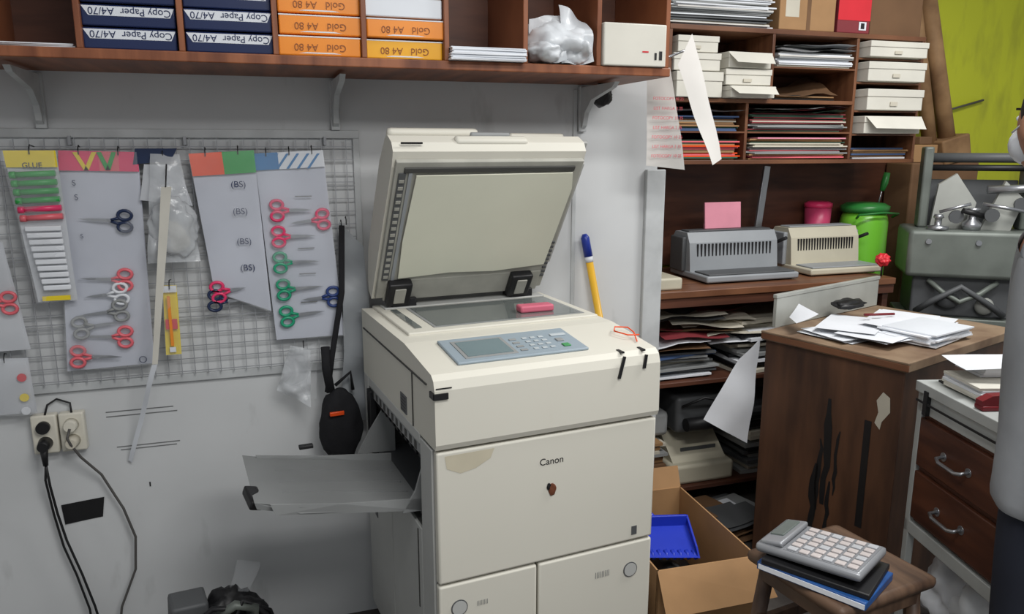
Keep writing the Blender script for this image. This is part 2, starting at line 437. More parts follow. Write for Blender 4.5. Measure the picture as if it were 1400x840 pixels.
pack('scissors_pack',[(-.01,1.53),(.19,1.54),(.23,.955),(.02,.955)],M_cardb,[M_cyan,M_rw,M_rw],.05,
  sc=[(.045,1.36,.15,1.36,M_pink),(.18,1.33,.08,1.32,M_pink),(.045,1.28,.155,1.28,M_pink),(.045,1.20,.165,1.20,M_teal),(.05,1.115,.17,1.12,M_teal),(.20,1.085,.10,1.08,M_blue),(.055,1.03,.17,1.04,M_teal)],hooks=3,seed=8,extra=c3)
def dots(b,y):
    for z,m in ((.84,M_yel),(.90,M_red),(.80,M_paper)): b.cyl((-.685,y-.012,z),(-.685,y-.009,z),.012,m)
pack('scissors_pack',[(-.80,1.33),(-.69,1.29),(-.655,.98),(-.80,.98)],M_cardg,None,sc=[(-.69,1.12,-.78,1.12,M_coral)],seed=11)
pack('stationery_pack',[(-.78,.96),(-.665,.955),(-.66,.79),(-.78,.79)],M_cardg,None,extra=dots,seed=12)
def knife(b,y):
    b.box((-.290,y-.012,1.02),(-.258,y-.009,1.05),M_red);b.box((-.280,y-.016,.97),(-.272,y-.01,1.12),M_org)
    b.box((-.285,y-.012,.95),(-.268,y-.009,.965),M_rw)
pack('craft_knife_pack',[(-.29,1.15),(-.252,1.15),(-.255,.94),(-.298,.94)],M_yel,[M_rw],.02,extra=knife,seed=4,y=HY-.03)
b=B()
b.sheet([(-.34,HY-.01,1.50),(-.24,HY-.01,1.51),(-.22,HY-.01,1.545),(-.33,HY-.01,1.545)],M_navyp,5,.004,5,2)
b.blob((-.245,HY-.045,1.32),(.062,.03,.085),M_plast2,.25,5,3)
b.blob((-.245,HY-.030,1.29),(.045,.018,.05),M_tape,.15,3,5)
b.sheet([(-.33,HY-.02,1.40),(-.19,HY-.02,1.38),(-.22,HY-.01,1.50),(-.31,HY-.01,1.50)],M_cardg,8,.01,9,7)
b.sheet([(-.32,HY-.05,1.22),(-.18,HY-.05,1.22),(-.215,HY-.02,1.53),(-.29,HY-.02,1.53)],M_plast2,14,.022,15,3)
hook(b,-.26,1.52)
b.done('plastic_bag_of_tape')
b=B();b.sheet([(-.33,HY-.09,.93),(-.315,HY-.09,.93),(-.235,HY-.10,1.44),(-.262,HY-.10,1.44)],M_tape,4,.004,6,2,k=12)
b.sheet([(-.44,WY-.012,.60),(-.43,WY-.012,.59),(-.315,HY-.09,.93),(-.33,HY-.09,.93)],M_rw,2,.006,6,2,k=10)
b.tube([(-.25,HY-.10,1.44),(-.25,HY-.03,1.50)],.002,M_dark,6)
b.done('paper_tape_strip')
b=B()
b.tube([(.235,HY-.02,1.31),(.225,HY-.03,1.1),(.185,HY-.04,.90),(.165,HY-.04,.78)],.009,M_pouch,8,flat=.3)
b.blob((.20,HY-.05,.665),(.065,.035,.118),M_pouch,.18,3,4)
b.box((.165,HY-.093,.715),(.21,HY-.085,.728),M_orange,.002,(.1,0,.1))
b.tube([(.165,HY-.04,.93),(.165,HY-.045,.86),(.175,HY-.045,.78)],.014,M_pouch,8,flat=.4)
b.tube([(.19,HY-.04,.80),(.24,HY-.04,.84),(.245,HY-.04,.78)],.006,M_pouch,8)
hook(b,.235,1.30);b.done('black_pouch')
b=B();b.sheet([(.225,HY-.015,.86),(.325,HY-.015,.84),(.300,HY-.012,1.24),(.23,HY-.012,1.32)],M_binder,12,.018,9,3);b.sheet([(.20,HY-.02,.66),(.29,HY-.02,.66),(.325,HY-.015,.86),(.225,HY-.015,.90)],M_binder,10,.018,9,3);hook(b,.25,1.31);b.done('grey_cloth_bag')
b=B();b.sheet([(.03,HY-.03,.78),(.13,HY-.04,.76),(.14,HY-.03,.94),(.04,HY-.02,.92)],M_plast,14,.03,16,3);b.sheet([(.01,HY-.04,.80),(.11,HY-.05,.74),(.12,HY-.03,.92),(.06,HY-.02,.94)],M_plast2,14,.03,22,8)
b.sheet([(.02,HY-.035,.82),(.10,HY-.045,.76),(.13,HY-.03,.90),(.07,HY-.02,.93)],M_plast,12,.03,14,5);hook(b,.1,.92);b.done('crumpled_clear_bag')

# ------------------------------------------------------------ power outlet
b=B()
for x0 in (-.685,-.612):
    b.box((x0,WY-.032,.655),(x0+.068,WY-.001,.775),M_socket,.006)
    for z in (.74,.69):
        b.cyl((x0+.034,WY-.0335,z),(x0+.034,WY-.031,z),.021,M_socket,seg=20)
        for d in (-.007,.007): b.cyl((x0+.034+d,WY-.0345,z),(x0+.034+d,WY-.0334,z),.0025,M_dark,seg=8)
b.tube([(-.645,WY-.03,.775),(-.64,WY-.012,.80),(-.615,WY-.008,.815),(-.58,WY-.012,.80),(-.575,WY-.03,.776)],.003,M_cable)
b.done('power_outlet')
b=B()
b.cyl((-.651,WY-.033,.69),(-.651,WY-.075,.69),.02,M_dark,r1=.014)
b.cyl((-.651,WY-.033,.74),(-.651,WY-.05,.74),.018,M_dark)
b.cyl((-.651,WY-.06,.69),(-.651,WY-.062,.63),.012,M_dark,r1=.007)
b.tube([(-.651,WY-.062,.64),(-.65,WY-.05,.56),(-.645,WY-.03,.46),(-.63,WY-.03,.37),(-.60,WY-.03,.25),(-.575,WY-.035,.14),(-.54,WY-.05,FZ+.01)],.0038,M_cable)
b.tube([(-.651,WY-.055,.64),(-.66,WY-.05,.58),(-.655,WY-.03,.46),(-.64,WY-.03,.35),(-.615,WY-.03,.25),(-.59,WY-.035,.13),(-.58,WY-.05,FZ+.01)],.0035,M_cable)
b.done('power_cord')
b=B()
b.cyl((-.578,WY-.033,.74),(-.578,WY-.06,.74),.02,M_socket,r1=.016);b.cyl((-.578,WY-.033,.69),(-.578,WY-.07,.69),.02,M_paper2,r1=.014)
b.tube([(-.578,WY-.06,.735),(-.585,WY-.07,.71),(-.578,WY-.07,.69),(-.56,WY-.05,.64),(-.515,WY-.03,.57),(-.465,WY-.03,.45),(-.44,WY-.03,.35),(-.45,WY-.03,.24),(-.50,WY-.035,.12),(-.53,WY-.05,FZ+.01)],.0038,M_cableg)
b.done('power_cord')
b=B();b.sheet([(-.635,WY-.003,.41),(-.53,WY-.003,.42),(-.52,WY-.003,.485),(-.64,WY-.003,.475)],M_cable,6,.001,8,1);b.done('black_tape',None,wall)
# machine parts on the floor
b=B()
b.box((-.33,2.13,FZ),(-.23,2.23,.28),M_greyd,.01,(0,.05,.2));b.blob((-.16,2.20,.12),(.10,.08,.15),M_dark,.35,4,2)
b.cyl((-.30,2.12,.23),(-.12,2.15,.22),.02,M_dark)
b.tube([(-.32,2.15,.16),(-.2,2.1,.28),(-.08,2.13,.24),(-.0,2.15,.12),(.0,2.15,FZ+.01)],.008,M_cable)
b.tube([(-.2,2.12,.1),(-.12,2.1,.29),(-.05,2.16,.21),(.02,2.18,FZ+.02)],.006,M_cable)
b.lathe((-.13,2.2,FZ),[(.09,0),(.1,.02),(.1,.05),(.07,.08)],M_greyd)
b.tube([(-.19,2.12,.24),(-.14,2.10,.28),(-.09,2.12,.25),(-.10,2.13,.18)],.014,M_mach)
b.sheet([(-.16,2.23,.26),(-.1,2.2,.26),(-.08,2.22,.33),(-.14,2.24,.34)],M_plast,8,.02,14,3)
b.done('scrap_machine_parts')

# ------------------------------------------------------------ photocopier
CM=Matrix.Translation((.362,1.705,0))@Matrix.Rotation(R(6),4,'Z')
b=B();W=.628;D=.722
b.box((.004,.02,.0),(W-.004,D,.575),M_gap)
b.box((.15,.02,.575),(W-.004,D,.84),M_gap)
b.box((.004,.02,.575),(.15,.125,.84),M_gap)
b.box((.004,.66,.575),(.15,D,.84),M_gap)
b.box((.004,.125,.805),(.15,.66,.84),M_gap)
b.box((0,-.004,.478),(W,.022,.828),M_cream,.006)
b.box((0,-.004,.02),(.270,.022,.472),M_cream,.006)
b.box((.276,-.004,.02),(W,.022,.472),M_cream,.006)
b.box((.02,.03,FZ+.03),(W-.02,D-.02,.0),M_gap)
for x in (.06,W-.06):
    for y in (.07,D-.07): b.cyl((x-.015,y,FZ+.024),(x+.015,y,FZ+.024),.024,M_dark)
b.box((-.004,.024,.02),(.006,.118,.828),M_cream2,.003)
b.box((-.004,.122,.02),(.006,.42,.572),M_cream2,.003)
b.box((-.004,.425,.02),(.006,D-.002,.572),M_cream2,.003)
b.box((-.004,.668,.578),(.006,D-.002,.838),M_cream2,.003)
b.box((-.004,.122,.808),(.006,.664,.838),M_cream2,.003)
b.box((-.006,.15,.33),(.0,.155,.56),M_gap)
b.box((-.0055,.60,.38),(-.003,.63,.50),M_greyd)
b.box((W-.006,.024,.02),(W+.004,D-.002,.838),M_cream2,.003)
b.box((.01,D-.004,.02),(W-.01,D+.001,.838),M_cream2)
b.box((.02,.13,.575),(.15,.655,.60),M_greyd)
for y in [.17+.045*i for i in range(11)]:
    b.cyl((.025,y-.012,.755),(.025,y+.012,.755),.014,M_dark,seg=12)
b.cyl((.03,.13,.755),(.03,.655,.755),.006,M_steel)
b.box((.0,.13,.775),(.03,.655,.805),M_grey,.003);b.box((.06,.13,.68),(.15,.655,.80),M_greyd)
for y in [.16+.045*i for i in range(11)]: b.box((-.001,y,.78),(.0,y+.02,.80),M_gap)
b.box((-.012,.62,.66),(.01,.66,.80),M_dark,.003)
prof=[(-.004,.836),(-.010,.85),(-.008,.985),(.0,1.008),(.016,1.02),(.24,1.045),(D,1.045),(D,.836)]
b.prism([(-.003,v,z) for v,z in prof],(W+.006,0,0),M_cream)
b.box((-.006,.05,.985),(-.002,D-.02,.989),M_gap)
b.box((-.006,.17,.84),(-.002,.173,.985),M_gap)
b.box((-.0055,.23,.85),(-.002,.285,.90),M_greyd)
for i in range(5): b.box((-.0065,.235,.856+i*.009),(-.0055,.28,.859+i*.009),M_gap)
b.box((.03,.31,1.04),(W-.005,D-.005,1.053),M_cream,.004)
b.box((.115,.345,1.0535),(.595,.625,1.0545),M_grey)
b.box((.125,.355,1.0545),(.585,.615,1.0555),M_glass)
b.box((.062,.355,1.0535),(.082,.615,1.056),M_glass)
b.box((.05,.632,1.053),(.60,.70,1.058),M_cream2,.002)
sl=math.atan2(.025,.224)
def onslope(v): return 1.02+(v-.016)*.025/.224
z0=onslope(.13)
p=(.2575,.13,z0+.004)
b.box((.078,.05,z0),(.445,.215,z0+.008),M_ctrl,.004,(sl,0,0))
b.box((.105,.068,z0+.006),(.25,.19,z0+.0095),M_grey,.001,(sl,0,0),p)
b.box((.115,.078,z0+.0085),(.24,.18,z0+.0105),M_screen,0,(sl,0,0),p)
for i in range(3):
    for j in range(4):
        b.box((.30+i*.024,.078+j*.026,z0+.008),(.314+i*.024,.089+j*.026,z0+.010),M_key,.001,(sl,0,0),p)
for j in range(4): b.box((.262,.078+j*.026,z0+.008),(.282,.088+j*.026,z0+.010),M_grey,.001,(sl,0,0),p)
b.box((.385,.075,z0+.008),(.405,.095,z0+.011),M_keyg,.002,(sl,0,0),p);b.box((.385,.115,z0+.008),(.405,.135,z0+.011),M_grey,.002,(sl,0,0),p)
b.box((.385,.155,z0+.008),(.43,.170,z0+.011),M_key,.002,(sl,0,0),p)
b.cyl((.31,-.004,.685),(.31,-.0065,.685),.010,M_scorch,seg=12);b.blob((.312,-.006,.678),(.010,.002,.016),M_scorch,.3,3,1)
b.blob((.302,-.006,.688),(.006,.0015,.009),M_dark,.3,3,6)
b.poly([(.02,-.0046,.818),(.15,-.0046,.819),(.14,-.0046,.795),(.10,-.0046,.775),(.06,-.0046,.768),(.025,-.0046,.785)],M_stain)
b.box((.56,-.0055,.495),(.577,-.004,.52),M_greyd)
for (x,z) in ((.052,.405),(.56,.39)):
    b.cyl((x,-.004,z),(x,-.0065,z),.022,M_greyd,seg=24);b.cyl((x,-.0062,z),(x,-.0072,z),.0195,M_cream2,seg=24)
b.box((-.006,-.013,.965),(.03,-.0085,.98),M_dark);b.box((-.0075,-.01,.965),(-.003,.02,.98),M_dark)
b.box((.505,-.0135,.955),(.513,-.009,1.015),M_dark,0,(0,.25,0));b.box((.577,-.0135,.975),(.585,-.009,1.012),M_dark,0,(0,.15,0))
b.box((.515,-.0,1.019),(.523,.03,1.0235),M_dark);b.box((.58,.0,1.019),(.588,.03,1.0235),M_dark)
b.box((.0,-.0095,.99),(.04,-.0088,.993),M_text)
b.prism([(.02,.17,.612),(.02,.17,.600),(-.30,.17,.655),(-.40,.20,.672),(-.405,.20,.69),(-.30,.17,.672)],(0,.33,0),M_tray)
for v in (.165,.50):
    b.prism([(.02,v,.60),(-.36,v+.01,.66),(-.37,v+.01,.69),(-.2,v,.663),(.02,v,.635)],(0,.006,0),M_grey)
for v in (.26,.33,.41):
    b.prism([(.0,v,.616),(-.33,v,.676),(-.33,v,.6785),(.0,v,.6205)],(0,.006,0),M_tray)
b.box((-.42,.22,.665),(-.385,.30,.69),M_dark,.006,(.2,.3,.2))
b.box((-.25,.50,.69),(-.21,.52,.70),M_dark,.002)
b.prism([(.06,.165,.60),(-.04,.165,.605),(-.005,.165,.66),(.02,.165,.74),(.06,.165,.77)],(0,.008,0),M_grey)
b.prism([(.06,.60,.60),(-.06,.60,.61),(-.02,.60,.68),(.02,.60,.74),(.06,.60,.77)],(0,.008,0),M_grey)
copier=b.done('photocopier',CM)
text('Canon',(.31,-.0045,.757),.026,M_text,copier)
text('||||||||',(.115,-.0045,.405),.015,M_textg,copier);text('|||||||||',(.47,-.0045,.398),.02,M_textg,copier)
# lid
e1=Vector((0,-.57,.82)).normalized();e2=Vector((0,.82,.57)).normalized();H0=Vector((0,.662,1.078))
def LP(u,s,t): 
    p=H0+e1*s+e2*t;return (u,p.y,p.z)
def lbox(b,lo,hi,m,bev=0,rz=0):
    n0=set(b.bm.verts)
    b.box(lo,hi,m,bev,(0,0,rz))
    for v in b.bm.verts:
        if v not in n0:
            v.co=Vector(LP(v.co.x,v.co.y,v.co.z))
b=B()
lp=[(0,.012),(.50,.012),(.545,.02),(.558,.045),(.552,.085),(.53,.105),(.44,.125),(.12,.115),(.03,.075),(0,.05)]
b.prism([LP(.018,s,t) for s,t in lp],(.585,0,0),M_cream)
lbox(b,(.026,.01,.0),(.596,.525,.016),M_lidin,.003)
lbox(b,(.036,.09,-.004),(.056,.49,.002),M_greyd)
for i in range(16): lbox(b,(.039,.10+i*.024,-.006),(.053,.11+i*.024,-.003),M_lidin)
lbox(b,(.064,.03,-.004),(.074,.50,.002),M_binder)
lbox(b,(.05,.492,-.005),(.57,.508,.003),M_gap,.002)
i_=[(.085,.485),(.565,.488),(.58,.43),(.575,.12),(.40,.105),(.25,.112),(.085,.10),(.078,.25)]
b.prism([LP(u,s,-.009) for u,s in i_],tuple(e2*.004),M_platen)
lbox(b,(.05,.0,-.003),(.58,.085,.004),M_lidin,.003)
for u in (.055,.465):
    lbox(b,(u,.0,-.030),(u+.075,.09,.0),M_dark,.006)
    lbox(b,(u+.02,.015,-.034),(u+.055,.075,-.029),M_lidin,.003)
lbox(b,(.60,.10,.02),(.615,.50,.05),M_cream2,.004);lbox(b,(.605,.20,.10),(.655,.52,.115),M_cream2,.004)
for i in range(9): lbox(b,(.578,.06+i*.018,-.004),(.592,.068+i*.018,.001),M_greyd)
lbox(b,(.20,.545,.04),(.42,.566,.07),M_cream,.012);lbox(b,(.25,.548,.066),(.37,.570,.080),M_grey,.006)
lbox(b,(.03,.35,.12),(.20,.53,.138),M_cream,.016);lbox(b,(.40,.35,.12),(.58,.53,.138),M_cream,.016);lbox(b,(.03,.30,.12),(.30,.54,.148),M_cream,.02)
lbox(b,(.04,.562,.03),(.10,.566,.034),M_text)
lid=b.done('copier_lid',None,copier)
b=B()
for u in (.075,.48):
    b.box((u,.640,1.05),(u+.08,.710,1.085),M_dark,.004)
    b.cyl((u-.004,.675,1.085),(u+.085,.675,1.085),.013,M_dark)
b.done('lid_hinges',None,copier)
b=B();b.box((.41,.40,1.0556),(.52,.445,1.077),M_pinkbox,.006,(0,0,-.05));b.done('pink_eraser_box',CM)
b=B();b.tube([(.60,.06,1.03),(.615,.10,1.045),(.62,.14,1.05),(.59,.16,1.05),(.57,.13,1.047)],.002,M_orange,6);b.tube([(.57,.13,1.046),(.59,.09,1.042),(.62,.08,1.042)],.002,M_orange,6);b.done('orange_string',CM)
b=B()
p1=Vector((1.072,2.478,1.25));p0=Vector((1.305,2.36,FZ+.01));dd=(p1-p0)
b.cyl(p0,p0+dd*.93,.013,M_brush);b.cyl(p0+dd*.925,p0+dd*.94,.0145,M_paper);b.tube([p0+dd*.94,p0+dd*.99,p0+dd],[.0155,.015,.008],M_bluecap,16)
b.done('yellow_pole')

# ------------------------------------------------------------ cardboard box w/ dustpan
BM=Matrix.Translation((1.03,1.80,FZ))@Matrix.Rotation(R(-3),4,'Z')
b=B();w,d,h=.33,.50,.41;t=.005
b.box((0,0,0),(w,d,t),M_cardd)
b.box((0,0,0),(w,t,h),M_card);b.box((0,d-t,0),(w,d,h),M_card);b.box((0,0,0),(t,d,h),M_card);b.box((w-t,0,0),(w,d,h),M_card)
b.poly([(0,0,h),(w,0,h),(w+.03,-.07,h-.10),(.0,-.07,h-.11)],M_card)
b.poly([(w,0,h),(w,d,h),(w+.06,d-.03,h-.08),(w+.07,.02,h-.09)],M_card)
b.poly([(0,d,h),(w,d,h),(w,d+.03,h+.07),(0,d+.03,h+.07)],M_card)
b.done('cardboard_box',BM)
b=B()
b.sheet([(.06,.24,.31),(.24,.19,.31),(.27,.34,.36),(.08,.38,.36)],M_bluebin,8,.004,4,1)
b.prism([(.06,.24,.31),(.06,.26,.35),(.08,.38,.39),(.08,.38,.36)],(.006,0,0),M_bluebin);b.prism([(.24,.19,.31),(.24,.21,.34),(.27,.34,.385),(.27,.34,.36)],(.006,0,0),M_bluebin)
for i in range(9): b.tube([(.06+.022*i,.245-.006*i,.305),(.06+.022*i,.27-.006*i,.322)],.007,M_bluebin,8)
b.box((.08,.345,.35),(.27,.357,.39),M_bluebin,.003,(0,0,-.2));b.cyl((.16,.36,.37),(.15,.47,.38),.014,M_bluebin)
b.done('dustpan',BM)
b=B();b.blob((.18,.13,.12),(.12,.09,.10),M_dark,.4,4,3);b.blob((.20,.33,.12),(.1,.12,.11),M_dark,.4,4,7);b.sheet([(.05,.05,.24),(.12,.05,.22),(.15,.14,.26),(.07,.16,.29)],M_paper,6,.01,9,1)
b.done('box_rubbish',BM)

# ------------------------------------------------------------ alcove counter + shelving
CZ=.968
b=B()
b.box((1.37,2.73,CZ-.03),(2.72,3.33,CZ),M_woodC,.004)
b.box((1.37,2.74,CZ-.07),(2.72,2.77,CZ-.03),M_woodD)
for x in (1.39,2.68): b.box((x,2.76,FZ),(x+.03,3.32,CZ-.03),M_woodD)
b.box((1.42,2.78,.54),(2.68,3.32,.56),M_woodD,.003);b.box((1.42,2.78,.05),(2.68,3.32,.07),M_woodD,.003)
b.box((1.42,3.30,FZ),(2.68,3.33,CZ-.03),M_woodD)
b.done('alcove_counter')
b=B()
b.box((1.37,3.33,.98),(2.98,3.355,2.06),M_woodD);b.box((2.98,3.33,.98),(3.30,3.355,1.50),M_woodD)
b.done('wood_backing_panel')
b=B();y0,y1=2.95,3.328
b.box((1.64,y0,1.475),(2.97,y1,1.493),M_woodC,.002);b.box((1.64,y0,1.735),(2.59,y1,1.752),M_woodC,.002);b.box((1.64,y0,2.025),(2.97,y1,2.045),M_woodC,.002)
for x,za,zb in ((1.64,1.493,2.025),(2.955,1.493,2.025),(2.585,1.493,2.025),(2.025,1.493,1.735),(2.14,1.752,2.025)):
    b.box((x,y0+.002,za),(x+.014,y1,zb),M_woodC,.002)
for z in (1.60,1.705,1.83,1.935): b.box((2.60,y0+.002,z),(2.955,y1,z+.007),M_woodC)
b.box((1.655,y0+.002,1.608),(2.025,y1,1.615),M_woodC);b.box((2.154,y0+.002,1.885),(2.585,y1,1.892),M_woodC);b.box((2.04,y0+.002,1.608),(2.585,y1,1.615),M_woodC)
b.done('pigeonhole_shelving')
r=random.Random(11)
def wbox(lo,hi,rz=0,m=M_wbox,name='white_file_box',flap=False):
    b=B();lo=Vector(lo);hi=Vector(hi)
    b.box(lo,hi,m,.003,(0,0,rz))
    c=(lo+hi)/2;h=(hi.z-lo.z)
    b.box((lo.x-.003,lo.y-.004,hi.z-h*.35),(hi.x+.003,hi.y,hi.z+.002),m,.002,(0,0,rz))
    if flap: b.poly([(lo.x,lo.y-.005,hi.z),(hi.x,lo.y-.005,hi.z),(hi.x-.01,lo.y-.05,hi.z-h*.75),(lo.x+.02,lo.y-.05,hi.z-h*.7)],m)
    else: b.box((c.x-.03,lo.y-.006,lo.z+h*.2),(c.x+.01,lo.y-.003,lo.z+h*.4),M_paper2)
    return b.done(name)
wbox((1.665,2.93,1.754),(1.885,3.25,1.855),.02);wbox((1.665,2.94,1.862),(1.88,3.25,1.93),-.03);wbox((1.68,2.95,1.937),(1.87,3.25,2.0))
wbox((1.90,2.90,1.754),(2.125,3.2,1.80),.05,flap=True);wbox((1.90,2.92,1.807),(2.12,3.2,1.87),-.02);wbox((1.905,2.93,1.877),(2.12,3.2,1.94),.04,flap=True)
for z,h in ((1.494,.068),(1.609,.075),(1.713,.09),(1.839,.082),(1.944,.065)):
    if z<1.5: 
        b=B();b.stack(2.62,2.94,2.96,3.2,1.494,1.545,6,[M_dblue,M_paper,M_card],.01,r);b.done('paper_stack')
    else: wbox((2.62,2.90,z),(2.935,3.25,z+h),r.uniform(-.03,.03),flap=(z<1.65))
def curl(b,x0,x1,z,m,k):
    b.sheet([(x0,2.925,z),(x1,2.925,z+.006),(x1,3.1,z+.004),(x0,3.1,z)],m,8,.008,6,k)
b=B();b.stack(2.17,2.56,2.94,3.25,1.893,1.955,9,[M_paper,M_grey,M_paper2,M_newsp],.012,r)
for i in range(4): curl(b,2.17,2.56,1.96+i*.006,M_paper if i%2 else M_grey,i)
b.done('paper_stack')
b=B();b.stack(2.17,2.50,2.96,3.25,1.754,1.775,4,[M_paper,M_dark,M_card],.015,r)
b.sheet([(2.18,2.95,1.775),(2.5,2.95,1.78),(2.54,3.2,1.85),(2.2,3.2,1.80)],M_cardd,8,.02,7,3);b.done('paper_stack')
b=B();b.stack(1.67,2.01,2.96,3.25,1.494,1.58,14,[M_card,M_orange,M_dgreen,M_paper2,M_coral,M_cardd],.015,r);b.done('coloured_paper_stack')
b=B();b.stack(1.67,2.01,2.96,3.25,1.616,1.68,10,[M_card,M_dgreen,M_paper2,M_dblue,M_cardd],.015,r)
curl(b,1.67,2.01,1.70,M_grey,4);b.done('coloured_paper_stack')
b=B();b.stack(2.05,2.56,2.94,3.25,1.494,1.590,16,[M_paper2,M_card,M_dgreen,M_coral,M_pnote,M_paper2,M_grey],.02,r);b.done('coloured_paper_stack')
b=B();b.stack(2.05,2.56,2.94,3.25,1.616,1.695,14,[M_dred,M_dgreen,M_paper2,M_dred,M_greyd,M_grey],.015,r)
for i in range(3): curl(b,2.06,2.54,1.70+i*.007,[M_dgreen,M_dred,M_grey][i],i+9)
b.done('coloured_paper_stack')
b=B();b.stack(1.64,2.14,2.95,3.28,2.046,2.24,34,[M_paper2,M_paper,M_grey,M_greyd,M_newsp,M_grey],.02,r,.04);b.done('document_pile')
b=B();b.box((2.17,2.96,2.046),(2.46,3.28,2.27),M_card,.004);b.box((2.20,2.9595,2.10),(2.27,2.96,2.18),M_paper2);b.box((2.31,2.9592,2.046),(2.33,2.96,2.27),M_cardd);b.done('cardboard_carton')
b=B();b.box((2.475,2.96,2.046),(2.65,3.2,2.24),M_dred,.004);b.box((2.475,2.9585,2.10),(2.65,2.96,2.2),M_red);b.box((2.59,2.958,2.06),(2.63,2.9583,2.095),M_rw);b.box((2.60,2.9577,2.065),(2.62,2.9582,2.09),M_text);b.done('red_carton')
b=B();b.box((2.67,2.98,2.046),(2.96,3.3,2.25),M_cardd,.004);b.done('cardboard_carton')
def binder(name,x0,x1,yf,yb,z,m1,m2):
    b=B();w=x1-x0
    b.box((x0,yf,z+.006),(x1,yb,z+.035),m1,.008)
    b.box((x0+.015,yf+.01,z+.035),(x1-.015,yf+.13,z+.042),m2,.004)
    b.prism([(x0+.005,yb-.17,z+.03),(x0+.005,yb,z+.03),(x0+.005,yb,z+.17),(x0+.005,yb-.03,z+.205),(x0+.005,yb-.13,z+.205),(x0+.005,yb-.155,z+.16)],(w-.01,0,0),m1)
    b.box((x0+.03,yb-.158,z+.095),(x1-.03,yb-.150,z+.135),m2,.002)
    n=21
    for i in range(n):
        xx=x0+.045+(w-.09)*i/(n-1)
        b.box((xx-.003,yb-.163,z+.10),(xx+.003,yb-.150,z+.155),M_dark)
    b.box((x0+.02,yb-.12,z+.205),(x1-.02,yb-.05,z+.212),m2,.004)
    b.box((x0-.015,yb-.13,z+.03),(x0+.008,yb-.02,z+.185),m2,.006);b.box((x1-.008,yb-.13,z+.03),(x1+.015,yb-.02,z+.185),m2,.006)
    b.cyl((x1+.018,yb-.06,z+.12),(x1+.025,yb-.18,z+.17),.008,M_dark)
    for xx in (x0+.03,x1-.03):
        for yy in (yf+.03,yb-.03): b.cyl((xx,yy,z),(xx,yy,z+.008),.012,M_dark)
    return b.done(name)
binder('comb_binding_machine',1.80,2.27,2.83,3.15,CZ,M_binder,M_greyd)
binder('comb_binding_machine',2.36,2.76,2.86,3.18,CZ,M_binderb,M_binder)
b=B();b.box((1.40,2.76,CZ),(1.64,3.0,1.02),M_binderb,.01);b.box((1.42,2.88,1.02),(1.56,3.0,1.13),M_binderb,.015);b.box((1.44,2.875,1.08),(1.54,2.881,1.11),M_greyd,.002);b.done('adding_machine')
b=B();b.box((1.93,3.08,1.18),(2.12,3.09,1.30),M_pnote,.002,(-.1,0,0));b.box((1.95,3.085,1.175),(2.1,3.12,1.20),M_pnote);b.done('pink_note_pad')
b=B();b.box((2.31,3.22,CZ),(2.345,3.235,1.46),M_steel,.002,(0,.10,0));b.done('metal_ruler')
b=B();b.lathe((2.93,3.19,.76),[(.10,0),(.11,.02),(.115,.2),(.115,.415),(.112,.43),(.10,.47)],M_jar);b.lathe((2.93,3.19,1.225),[(.116,0),(.118,.03),(.09,.045),(.03,.05)],M_jarcap)
b.tube([(2.82,3.12,1.20),(2.80,3.08,1.22),(2.92,3.05,1.23),(3.04,3.08,1.22),(3.04,3.12,1.20)],.006,M_jarcap,8)
b.box((2.82,3.09,FZ),(3.03,3.31,.76),M_woodD)
b.done('water_jug')
b=B();b.lathe((2.70,3.26,CZ),[(.05,0),(.06,.16),(.065,.28)],M_potp);b.lathe((2.70,3.26,CZ+.28),[(.068,0),(.068,.02),(.05,.03)],M_pink);b.done('pink_pot')
b=B();b.cyl((3.0,3.18,1.25),(3.02,3.18,1.35),.004,M_steel);b.tube([(3.018,3.18,1.33),(3.03,3.18,1.37),(3.04,3.18,1.42)],[.012,.018,.015],M_jarcap,10);b.done('screwdriver')
b=B();b.blob((2.68,2.78,1.045),(.03,.03,.028),M_red,.3,6,2);b.cyl((2.68,2.78,CZ),(2.68,2.78,1.03),.004,M_dark);b.done('red_pompom')
# clutter below the counter
b=B();b.stack(1.45,1.86,2.80,3.15,.561,.68,14,[M_greyd,M_paper2,M_dblue,M_dark,M_grey,M_paper],.03,r,.2);b.stack(1.95,2.4,2.80,3.15,.561,.80,16,[M_paper,M_paper2,M_grey,M_dark],.03,r,.15)
for i in range(11):
    x=1.45+r.uniform(0,.45);z=.69+i*.016
    b.sheet([(x,2.76+r.uniform(0,.1),z),(x+.32,2.78,z+r.uniform(-.03,.04)),(x+.34,3.04,z+.02),(x+.03,3.04,z+.02)],r.choice([M_paper,M_grey,M_paper2,M_cardd,M_greyd,M_dred]),6,.015,6,i)
b.done('paper_clutter')
b=B();b.box((1.66,2.80,.071),(1.97,3.09,.16),M_binderb,.015);b.prism([(1.68,2.84,.16),(1.68,3.07,.16),(1.68,3.07,.27),(1.68,2.97,.27)],(.27,0,0),M_binderb);b.box((1.74,2.88,.175),(1.92,2.885,.21),M_greyd);b.done('adding_machine')
b=B();b.stack(1.44,1.62,2.80,3.14,.071,.28,16,[M_card,M_paper2,M_cardd,M_grey],.02,r,.1);b.stack(2.02,2.5,2.80,3.14,.071,.38,16,[M_greyd,M_paper2,M_dark,M_grey],.02,r,.1);b.done('paper_clutter')
b=B();b.box((1.70,2.86,.29),(1.98,3.14,.46),M_greyd,.02);b.box((1.47,2.86,.29),(1.66,3.14,.40),M_grey,.02);b.cyl((1.73,2.83,.34),(1.95,2.83,.34),.03,M_dark)
b.tube([(1.72,2.85,.42),(1.8,2.80,.47),(1.9,2.82,.44),(1.97,2.84,.36)],.006,M_cable);b.done('old_printer_parts')
b=B()
